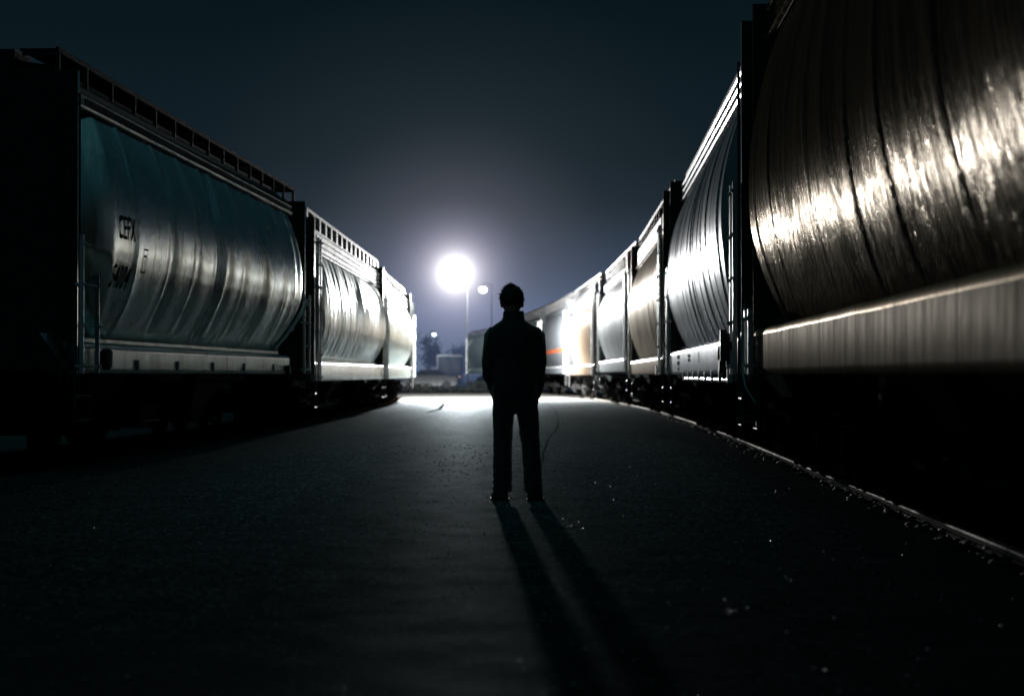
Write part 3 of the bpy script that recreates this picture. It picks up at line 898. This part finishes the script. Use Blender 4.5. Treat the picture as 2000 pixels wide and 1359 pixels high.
# self-lit volumes added for the floodlight's bloom and the far blue veil
def glow_veil(name, label, bm, col, density_nodes, step=1.0, homog=False):
    m = bpy.data.materials.new(name+'_air'); m.use_nodes = True; nt = m.node_tree; nt.nodes.clear()
    out = N(nt, 'ShaderNodeOutputMaterial'); tr = N(nt, 'ShaderNodeBsdfTransparent'); e = N(nt, 'ShaderNodeEmission')
    nt.links.new(tr.outputs[0], out.inputs['Surface'])
    density_nodes(nt, e)
    nt.links.new(e.outputs[0], out.inputs['Volume'])
    try:
        m.cycles.homogeneous_volume = homog; m.cycles.volume_step_rate = step
    except Exception: pass
    return obj(name, bm, m, kind='stuff', label=label, cat='glow_veil')
RH = 3.5
def halo(nt, e):
    tc = N(nt, 'ShaderNodeTexCoord'); ln = N(nt, 'ShaderNodeVectorMath', operation='LENGTH')
    nt.links.new(tc.outputs['Object'], ln.inputs[0])
    r = math_n(nt, 'MAXIMUM', math_n(nt, 'DIVIDE', ln.outputs['Value'], .64), .9)
    f = math_n(nt, 'SUBTRACT', math_n(nt, 'POWER', r, -2.8), (RH/.64)**-2.8)
    f = math_n(nt, 'MAXIMUM', f, 0.0)
    f = math_n(nt, 'MULTIPLY', f, 1.05)
    nt.links.new(f, e.inputs[1])
    col = ramp(nt, mrange(nt, r, .8, 4.5, 0, 1), [(0, (1, .97, .92)), (.35, (.95, .9, 1.0)), (1, (.72, .66, 1.0))])
    nt.links.new(col, e.inputs[0])
bm = BM(); bmesh.ops.create_uvsphere(bm, u_segments=32, v_segments=20, radius=RH)
ho = glow_veil('glow_veil', 'soft round self-lit ball added around the blazing floodlight as its bloom', bm, None, halo, .35)
ho.location = (LX, LD-.5, LZ)
def blue_glow(nt, e):
    e.inputs[0].default_value = (.34, .5, .95, 1); e.inputs[1].default_value = .0008  # emission added to lift the dark background to blue
bm = BM(); box(bm, -30, 20, 119, 320, .02, 11)
glow_veil('blue_glow', 'faint self-lit blue veil added over the ground beyond the trains', bm, None, blue_glow, 1, True)

# ------------------------------------------------------------------ far background
M['leaf'] = plain('night_leaves', (.012, .02, .018), .8, 0, .3, 6, .5)
M['bark'] = plain('bark', (.06, .045, .035), .85, 0, .8, 10)
def leaf(bm, c, s):
    u = Vector((random.gauss(0, 1), random.gauss(0, 1), random.gauss(0, 1))).normalized(); a, b = frame_of(u)
    a *= s; b *= s*.5
    c = Vector(c)
    bm.faces.new([bm.verts.new(c-a), bm.verts.new(c+b), bm.verts.new(c+a), bm.verts.new(c-b)])
def tree(x, D, h, cr, label, n=1100):
    root = empty('tree', (x, D, -.05), label=label, cat='tree', group='trees beyond the yard')
    bm = BM()
    tube(bm, [(0, 0, 0), (.05, 0, h*.3), (-.05, .05, h*.65), (0, 0, h*.9)], [.18, .14, .09, .03], 8)
    cl = []
    for k in range(11):
        a = random.uniform(0, 2*PI); zz = h*random.uniform(.38, .92); rr = cr*random.uniform(.3, .8)*(1.15-zz/h*.7)
        q = Vector((rr*math.cos(a), rr*math.sin(a), zz)); cl.append((q, cr*random.uniform(.3, .5)))
        tube(bm, [(0, 0, zz*.7), q*.6+Vector((0, 0, zz*.32)), q], [.06, .04, .015], 6)
    obj('trunk', bm, M['bark'], root)
    bm = BM()
    for k in range(n):
        q, r = random.choice(cl)
        leaf(bm, q+Vector((random.gauss(0, .5), random.gauss(0, .5), random.gauss(0, .42)))*r, random.uniform(.12, .24))
    obj('crown', bm, M['leaf'], root, smooth=False)
for i, (x, D, h, cr, lb) in enumerate([
    (-9.6, 235, 5.6, 2.4, 'round dark tree beneath the small cyan lamp'),
    (-14.5, 250, 7.0, 2.8, 'dark tree partly behind the bend of the left train'),
    (-6.4, 262, 4.6, 2.2, 'low dark tree right of the small cyan lamp, behind the box truck'),
    (-20.5, 262, 8.0, 3.2, 'tall dark tree hidden mostly by the left train'),
    (-2.0, 270, 6.0, 2.6, 'dark tree behind the last car of the right train')]):
    tree(x, D, h, cr, lb)
# shrubs at the end of the pavement
def shrub(x, D, w_, h, label):
    root = empty('shrub', (x, D, -.05), label=label, cat='shrub', group='shrubs at the end of the pavement')
    bm = BM()
    for k in range(9):
        a = random.uniform(0, 2*PI)
        tube(bm, [(0, 0, 0), (.5*w_*math.cos(a)*.5, .2*math.sin(a), h*.5), (.5*w_*math.cos(a), .3*math.sin(a), h*.85)], [.02, .014, .006], 5)
    obj('stem', bm, M['bark'], root)
    bm = BM()
    for k in range(420):
        leaf(bm, (random.gauss(0, .27)*w_, random.gauss(0, .22), h*(.08+.85*random.random()**.8)), random.uniform(.05, .11))
    obj('foliage', bm, M['leaf'], root, smooth=False)
for x, D, w_, h, lb in [(-5.2, 115.2, 1.5, .62, 'low shrub beside the last left hopper car, at the pavement end'),
                        (-4.1, 116.2, 1.3, .4, 'small low shrub under the small cyan lamp at the pavement end'),
                        (-2.9, 115.6, 1.4, .35, 'low shrub at the pavement end, directly below the floodlight'),
                        (-1.8, 116.6, 1.5, .8, 'fuller shrub beside the last right hopper car, left of the man'),
                        (-.7, 115.4, 1.4, 1.1, 'shrub at the pavement end hidden behind the man')]:
    shrub(x, D, w_, h, lb)
bm = BM()
for k in range(6000):
    D = random.uniform(113.4, 121); x = random.uniform(lerp_tab(TL, D)-.4, lerp_tab(TR, D)+.3)
    h = random.uniform(.05, .22); a = random.uniform(0, PI); dx, dy = .02*math.cos(a), .02*math.sin(a); lx = random.gauss(0, .1)
    bm.faces.new([bm.verts.new((x-dx, D-dy, -.05)), bm.verts.new((x+dx, D+dy, -.05)), bm.verts.new((x+lx, D+lx*.5, h))])
obj('grass', bm, plain('dry_grass', (.008, .011, .012), .9, 0, .2, 5, .4, spec=0), kind='stuff', smooth=False, label='rough grass growing past the far end of the pavement', cat='grass')

# box truck seen from behind, far away
TD = 205.0; TX = -122/4000*TD
root = empty('box_truck', (TX, TD, -.05), 0, label='dark box truck parked far off between the two trains', cat='box truck')
M['truckbody'] = plain('truck_body', (.012, .014, .02), .5, 0, .1, 5)
M['truckpale'] = plain('truck_trim', (.25, .23, .23), .5, 0, .1, 5)
bm = BM(); box(bm, -1.2, 1.2, 0, 5.6, .95, 2.85, .05); obj('cargo_box', bm, M['truckbody'], root)
bm = BM()
box(bm, -1.25, 1.25, -.06, .02, 2.87, 3.05); box(bm, -1.26, -1.14, -.06, -.002, .95, 2.868)
obj('box_frame', bm, M['truckpale'], root, smooth=False)
for s in (-1, 1):
    bm = BM(); box(bm, min(s*.03, s*1.1), max(s*.03, s*1.1), -.03, -.002, 1.05, 2.75, .01); d_ = obj('rear_door', bm, M['truckbody'], root)
    bm = BM(); tube(bm, [(s*.12, -.06, 1.2), (s*.12, -.06, 2.5)], .02, 6); obj('latch_bar', bm, M['bright'], d_)
bm = BM(); poly = [(5.7, .55), (5.7, 2.4), (6.5, 2.45), (7.0, 1.75), (7.8, 1.5), (7.85, .55)]
va = [bm.verts.new((-1.0, y, z)) for y, z in poly]; vb = [bm.verts.new((1.0, y, z)) for y, z in poly]
bm.faces.new(va); bm.faces.new(vb[::-1])
for k in range(6): bm.faces.new((va[k], va[(k+1) % 6], vb[(k+1) % 6], vb[k]))
obj('cab', bm, M['truckbody'], root, smooth=False)
bm = BM(); box(bm, -.5, .5, -.02, 7.5, .6, .93); box(bm, -1.15, 1.15, -.12, -.02, .55, .72, .02); obj('chassis', bm, M['black'], root, smooth=False)
for sx_ in (-1, 1):
    for yy in (1.2, 6.6):
        bm = BM()
        n = 20; rr = .45
        pr = [(sx_*.72, .2), (sx_*.72, .42), (sx_*.76, rr), (sx_*1.0, rr), (sx_*1.04, .42), (sx_*1.04, .22), (sx_*.98, .15)]
        rings = [[bm.verts.new((x_, yy+r_*math.cos(2*PI*k/n), rr+r_*math.sin(2*PI*k/n))) for k in range(n)] for x_, r_ in pr]
        for a, b in zip(rings, rings[1:]):
            for k in range(n): bm.faces.new((a[k], a[(k+1) % n], b[(k+1) % n], b[k]))
        bm.faces.new(rings[0]); bm.faces.new(rings[-1][::-1])
        obj('wheel', bm, M['black'], root)
    bm = BM(); box(bm, sx_*1.0-.09, sx_*1.0+.09, -.16, -.121, .78, .93, .01); obj('tail_light', bm, emis('tail_glow%d' % sx_, (1, .55, .4), .5), root)

# parked car beyond the shrubs
CD = 150.0; CX = -167/4000*CD
root = empty('parked_car', (CX, CD, -.05), R(12), label='small pale parked car behind the shrubs where the left train bends', cat='car')
M['carpaint'] = plain('pale_car_paint', (.03, .035, .036), .4, 0, .02, 5, .05)
M['carglass'] = plain('dark_car_glass', (.01, .012, .015), .08, 0, .0, 5)
bm = BM()
prof = [(-2.15, .35), (-2.2, .75), (-1.75, .95), (-1.0, 1.0), (-.9, 1.02), (1.3, 1.04), (1.55, 1.0), (2.1, .92), (2.15, .4), (1.9, .28), (-1.9, .28)]
secs = []
for y, f in ((-.82, .9), (-.88, 1.0), (.88, 1.0), (.82, .9)):
    secs.append([bm.verts.new((x_*(.97 if f < 1 else 1), y, .28+(z_-.28)*f)) for x_, z_ in prof])
for a, b in zip(secs, secs[1:]):
    for k in range(len(prof)): bm.faces.new((a[k], a[(k+1) % len(prof)], b[(k+1) % len(prof)], b[k]))
bm.faces.new(secs[0]); bm.faces.new(secs[-1][::-1])
obj('body', bm, M['carpaint'], root, angle=50)
bm = BM()
va = [(-1.0, 1.0), (-.35, 1.42), (.75, 1.45), (1.45, 1.02)]
a = [bm.verts.new((x_, -.80, z_)) if z_ < 1.2 else bm.verts.new((x_, -.60, z_)) for x_, z_ in va]
b = [bm.verts.new((x_, .80, z_)) if z_ < 1.2 else bm.verts.new((x_, .60, z_)) for x_, z_ in va]
bm.faces.new(a); bm.faces.new(b[::-1])
for k in range(4): bm.faces.new((a[k], a[(k+1) % 4], b[(k+1) % 4], b[k]))
obj('window', bm, M['carglass'], root, smooth=False)
bm = BM(); box(bm, -.33, .74, -.6, .6, 1.452, 1.475, .01); obj('roof', bm, M['carpaint'], root)
for s in (-1, 1):
    for x_ in (-1.35, 1.35):
        bm = BM(); lathe_y(bm, x_, .33, [(s*.68, .1), (s*.68, .31), (s*.72, .33), (s*.86, .33), (s*.895, .31), (s*.895, .18), (s*.87, .16)], 20); obj('wheel', bm, M['black'], root)
    bm = BM(); ball(bm, (-2.16, s*.62, .72), .1, .4, 1.3, .8, 10); obj('headlight', bm, M['bright'], root)

# ------------------------------------------------------------------ the man
def fabric(name, col, sc=300):
    m, nt, p = mat(name)
    v = coords(nt)
    f = noise_n(nt, v, 5, 4)
    nt.links.new(mixc(nt, f, tuple(c*.7 for c in col), tuple(c*1.3 for c in col)), p.inputs['Base Color'])
    p.inputs['Roughness'].default_value = .6
    p.inputs['Specular IOR Level'].default_value = .5
    p.inputs['Sheen Weight'].default_value = 1.0; p.inputs['Sheen Roughness'].default_value = .4
    nt.links.new(bump(nt, noise_n(nt, v, sc, 2), .2, .001, bump(nt, noise_n(nt, v, 9, 4), .35, .02)), p.inputs['Normal'])
    return m
M['jacket'] = fabric('dark_jacket', (.022, .026, .03))
M['jeans'] = fabric('dark_trousers', (.018, .021, .028))
M['shoe'] = plain('shoe_leather', (.015, .015, .016), .5, 0, .2, 40)
M['skin'] = plain('skin', (.40, .25, .19), .5, 0, .1, 60, .1)
M['hair'] = plain('dark_hair', (.02, .015, .012), .4, 0, .5, 80)

def remeshed(name, bm, mt, parent, vox=.012, smooth_it=6, subdisp=None, **k):
    o = obj(name+'_src', bm, mt)
    md = o.modifiers.new('r', 'REMESH'); md.mode = 'VOXEL'; md.voxel_size = vox
    sm = o.modifiers.new('s', 'SMOOTH'); sm.iterations = smooth_it; sm.factor = .5
    dg = bpy.context.evaluated_depsgraph_get(); dg.update()
    me = bpy.data.meshes.new_from_object(o.evaluated_get(dg)); me.name = name
    bpy.data.objects.remove(o)
    if subdisp:
        nn = [v.normal.copy() for v in me.vertices]
        for v, n_ in zip(me.vertices, nn): v.co = v.co+n_*subdisp(v.co)
    me.polygons.foreach_set('use_smooth', [True]*len(me.polygons))
    if not me.materials: me.materials.append(mt)
    o = bpy.data.objects.new(name, me); link(o)
    if parent: o.parent = parent
    return tag(o, **k)

# local coords: x right, y away from camera (he faces +y), z up, metres
# continuous body: head with face, neck, torso core, arms, hands, legs
bm = BM()
HZ = -.038
ball(bm, (-.012, .0, 1.695+HZ), .100, .84, .98, 1.06, 24)        # skull
ball(bm, (-.012, -.012, 1.628+HZ), .078, .90, .9, .9, 20)        # base of the skull
ball(bm, (-.012, .045, 1.635+HZ), .068, .90, 1.0, 1.05, 20)      # jaw and face
ball(bm, (-.012, .075, 1.598+HZ), .030, 1.2, .9, .8, 12)         # chin
tube(bm, [(-.012, .098, 1.69+HZ), (-.012, .118, 1.655+HZ), (-.012, .106, 1.645+HZ)], [.009, .015, .012], 8)   # nose
for s in (-1, 1):
    ball(bm, (-.012+s*.088, -.005, 1.650+HZ), .031, .34, .62, 1.0, 12)   # ears
    ball(bm, (-.012+s*.030, .093, 1.695+HZ), .015, 1.3, .5, .7, 10)      # brow over the eye
    ball(bm, (-.012+s*.030, .088, 1.683+HZ), .012, 1.1, .7, .8, 10)      # eyes
ball(bm, (-.012, .108, 1.622+HZ), .018, 1.4, .5, .5, 10)         # mouth
loft(bm, [(-.008, -.005, 1.46, .075, .07), (-.010, 0, 1.52, .060, .062), (-.012, .005, 1.60, .056, .062), (-.012, .01, 1.62, .055, .06)], 18)
loft(bm, [(.01, 0, .86, .155, .10), (.01, 0, 1.0, .14, .09), (.01, 0, 1.2, .155, .105), (.008, 0, 1.38, .17, .10), (.005, 0, 1.46, .09, .07)], 20)
ARM = {}
for s, shx, elx, wrx, wz in ((-1, -.195, -.225, -.165, .90), (1, .215, .238, .195, .87)):
    tube(bm, [(shx*.8, 0, 1.40), (shx, 0, 1.36), (elx, -.02, 1.13), (wrx+s*.0, .06, wz+.06), (wrx, .07, wz)], [.05, .05, .042, .034, .027], 12)
    # palm and five fingers, loosely closed inside the pocket
    ball(bm, (wrx-s*.004, .085, wz-.05), .045, .5, .9, 1.0, 14)
    for k, (fy, fl) in enumerate(((.115, .070), (.095, .078), (.075, .072), (.056, .058))):
        b0 = Vector((wrx, fy, wz-.08))
        tube(bm, [b0, b0+Vector((-s*.004, .004, -fl*.45)), b0+Vector((-s*.018, .006, -fl*.8)), b0+Vector((-s*.034, .006, -fl*.85))], [.0095, .009, .008, .007], 8)
    tube(bm, [(wrx-s*.01, .12, wz-.03), (wrx-s*.02, .14, wz-.06), (wrx-s*.028, .142, wz-.09)], [.012, .011, .009], 8)
LEGS = {}
for s, hx, kx, fx in ((-1, -.085, -.085, -.09), (1, .10, .135, .165)):
    tube(bm, [(hx, 0, .90), (hx, 0, .82), (kx, .01, .48), (fx, -.01, .12), (fx, 0, .06)], [.085, .08, .052, .038, .04], 14)
    ball(bm, (fx, .05, .045), .05, .8, 2.2, .8, 14)
man = remeshed('person', bm, M['skin'], None, .009, 3, label='man in a dark jacket and trousers standing on the pavement, seen from behind', cat='person')
man.location = (.012, 17.0, .015); man.scale = (1, 1, 1)

# jacket: torso, sleeves, standing collar
bm = BM()
loft(bm, [(.012, 0, .865, .178, .125), (.012, 0, .90, .190, .135), (.012, 0, 1.0, .186, .13), (.012, .0, 1.12, .180, .128), (.010, 0, 1.25, .192, .135), (.008, -.005, 1.36, .205, .128),
          (.006, -.005, 1.42, .190, .115), (.002, -.005, 1.462, .135, .098), (-.002, -.004, 1.485, .092, .086)], 28, 2.3)
loft(bm, [(-.002, -.004, 1.455, .105, .092), (0, -.004, 1.50, .092, .086), (.002, -.002, 1.54, .090, .086), (.003, 0, 1.562, .086, .084)], 24, 2.2)
for s, shx, elx, wrx, wz in ((-1, -.172, -.205, -.172, .90), (1, .192, .212, .195, .86)):
    tube(bm, [(shx*.70, 0, 1.400), (shx*.94, 0, 1.36), (shx*1.06, -.01, 1.27), (elx+s*.002, -.02, 1.12), (elx-s*.006, .01, 1.0), (wrx+s*.004, .05, wz+.04), (wrx-s*.018, .07, wz-.035)],
         [.062, .068, .066, .060, .056, .049, .036], 16)
def folds(c):
    f = .006*noise.noise(Vector((c.x*9, c.y*9, c.z*14))) + .004*noise.noise(Vector((c.x*22, c.y*22, c.z*30+5)))
    return f
jk = remeshed('jacket', bm, M['jacket'], man, .011, 12, folds)
# trousers
bm = BM()
loft(bm, [(.012, .0, .80, .172, .115), (.012, 0, .86, .175, .118), (.012, 0, .92, .170, .115)], 24, 2.2)
for s, hx, kx, fx in ((-1, -.080, -.090, -.090), (1, .108, .140, .165)):
    tube(bm, [(hx, 0, .86), (hx, 0, .78), ((hx+kx)/2, .0, .66), (kx, .012, .48), ((kx+fx)/2, -.005, .32), (fx, -.01, .17), (fx, -.005, .06)], [.094, .095, .089, .081, .079, .080, .081], 18)
def tfold(c):
    k = max(0, 1-abs(c.z-.16)/.16)
    return .006*noise.noise(Vector((c.x*10, c.y*10, c.z*9))) + (.004+.008*k)*noise.noise(Vector((c.x*12, c.y*12, c.z*38+9)))
remeshed('trousers', bm, M['jeans'], man, .010, 3, tfold)
for s, fx, tw in ((-1, -.095, -.36), (1, .165, .30)):
    bm = BM()
    loft(bm, [(0, .055, 0, .054, .145), (0, .055, .022, .056, .148)], 24, 2.4)
    sole = bm
    o = obj('shoe', sole, M['shoe'], man)
    bm = BM(); bm.from_mesh(o.data)
    loft(bm, [(0, .055, .020, .054, .142), (0, .05, .05, .053, .135), (0, .03, .08, .049, .105), (0, .0, .105, .046, .070), (0, -.02, .14, .046, .055)], 24, 2.2)
    bm.to_mesh(o.data); bm.free()
    o.data.polygons.foreach_set('use_smooth', [True]*len(o.data.polygons))
    o.location = (fx, -.03, -.012); o.rotation_euler = (0, 0, -tw)
# hair: cap with many short tousled locks
bm = BM()
hc = Vector((-.012, -.012, 1.672))
ball(bm, hc, .108, .90, 1.0, .98, 28)
for v in bm.verts:
    q = v.co-hc
    v.co += q.normalized()*(noise.noise(v.co*18)*.009+noise.noise(v.co*50)*.005)
    if v.co.z < 1.60 or (v.co.y > .06 and v.co.z < 1.71): v.co = hc+(v.co-hc)*.80
cc = Vector((-.012, -.01, 1.665))
for k in range(1500):
    th = random.uniform(0, 2*PI); ph = random.uniform(-.55, PI/2)
    n_ = Vector((math.cos(ph)*math.cos(th), math.cos(ph)*math.sin(th), math.sin(ph)))
    if n_.y > .55 and n_.z < .45: continue
    b0 = cc+Vector((n_.x*.093, n_.y*.1, n_.z*.103))
    up = max(0, n_.z)
    sw = Vector((n_.x*.2+random.gauss(-.1, .5), n_.y*.3+random.gauss(.1, .5), random.gauss(-.5+.6*up, .3)))
    ln = random.uniform(.008, .018)*(1.0+.7*up*(n_.x < .1))
    tube(bm, [b0, b0+n_*ln*.45+sw*ln*.35, b0+n_*ln*.5+sw*ln*.95], [.003, .0022, .0006], 4)
obj('hair', bm, M['hair'], man)

# ------------------------------------------------------------------ world
W = bpy.data.worlds.new('World'); S.world = W; W.use_nodes = True
nt = W.node_tree; nt.nodes.clear()
out = N(nt, 'ShaderNodeOutputWorld'); bg = N(nt, 'ShaderNodeBackground')
sky = N(nt, 'ShaderNodeTexSky', sky_type='NISHITA'); sky.sun_disc = False
sky.sun_elevation = R(-6); sky.sun_rotation = R(0)
tc = N(nt, 'ShaderNodeTexCoord')
nv = N(nt, 'ShaderNodeVectorMath', operation='NORMALIZE'); nt.links.new(tc.outputs['Generated'], nv.inputs[0])
sp = N(nt, 'ShaderNodeSeparateXYZ'); nt.links.new(nv.outputs[0], sp.inputs[0])
base = ramp(nt, mrange(nt, sp.outputs['Z'], -.02, .55, 0, 1), [(0, (.040, .055, .078)), (.10, (.019, .030, .044)), (.22, (.0055, .0125, .0185)), (.36, (.0018, .0075, .0105)), (.55, (.004, .018, .023)), (.8, (.010, .036, .042)), (1, (.011, .040, .046))])
lamp_dir = Vector((LX, LD, LZ-ZC)).normalized()
dt = N(nt, 'ShaderNodeVectorMath', operation='DISTANCE'); nt.links.new(nv.outputs[0], dt.inputs[0]); dt.inputs[1].default_value = lamp_dir
g = math_n(nt, 'POWER', mrange(nt, dt.outputs['Value'], 0, .17, 1, 0), 2.2)
g2 = math_n(nt, 'POWER', mrange(nt, dt.outputs['Value'], 0, .085, 1, 0), 2.0)
c = mixc(nt, g, base, (.034, .040, .049), 'ADD')
c = mixc(nt, g2, c, (.12, .108, .135), 'ADD')
skm = N(nt, 'ShaderNodeVectorMath', operation='SCALE'); nt.links.new(sky.outputs[0], skm.inputs[0]); skm.inputs['Scale'].default_value = .02
c = mixc(nt, 1.0, c, skm.outputs[0], 'ADD')
nt.links.new(c, bg.inputs[0]); bg.inputs[1].default_value = 1.0
nt.links.new(bg.outputs[0], out.inputs['Surface'])

# ------------------------------------------------------------------ camera
cd = bpy.data.cameras.new('Camera'); cam = bpy.data.objects.new('Camera', cd); link(cam)
cam.location = (0, 0, ZC)
cd.sensor_width = 36; cd.lens = 72
cam.rotation_euler = (R(90)+math.atan(51.5/4000), 0, 0)
cd.clip_end = 4000; cd.clip_start = .1
cd.dof.use_dof = True; cd.dof.focus_distance = 20.5; cd.dof.aperture_fstop = 2.2
S.camera = cam
S.view_settings.view_transform = 'Standard'; S.view_settings.look = 'None'; S.view_settings.exposure = 0
S.render.engine = 'CYCLES'
S.cycles.use_denoising = True
S.cycles.light_sampling_threshold = 0.0
S.cycles.max_bounces = 6; S.cycles.volume_bounces = 0; S.cycles.transparent_max_bounces = 8
S.cycles.sample_clamp_indirect = 4
S.cycles.volume_max_steps = 96
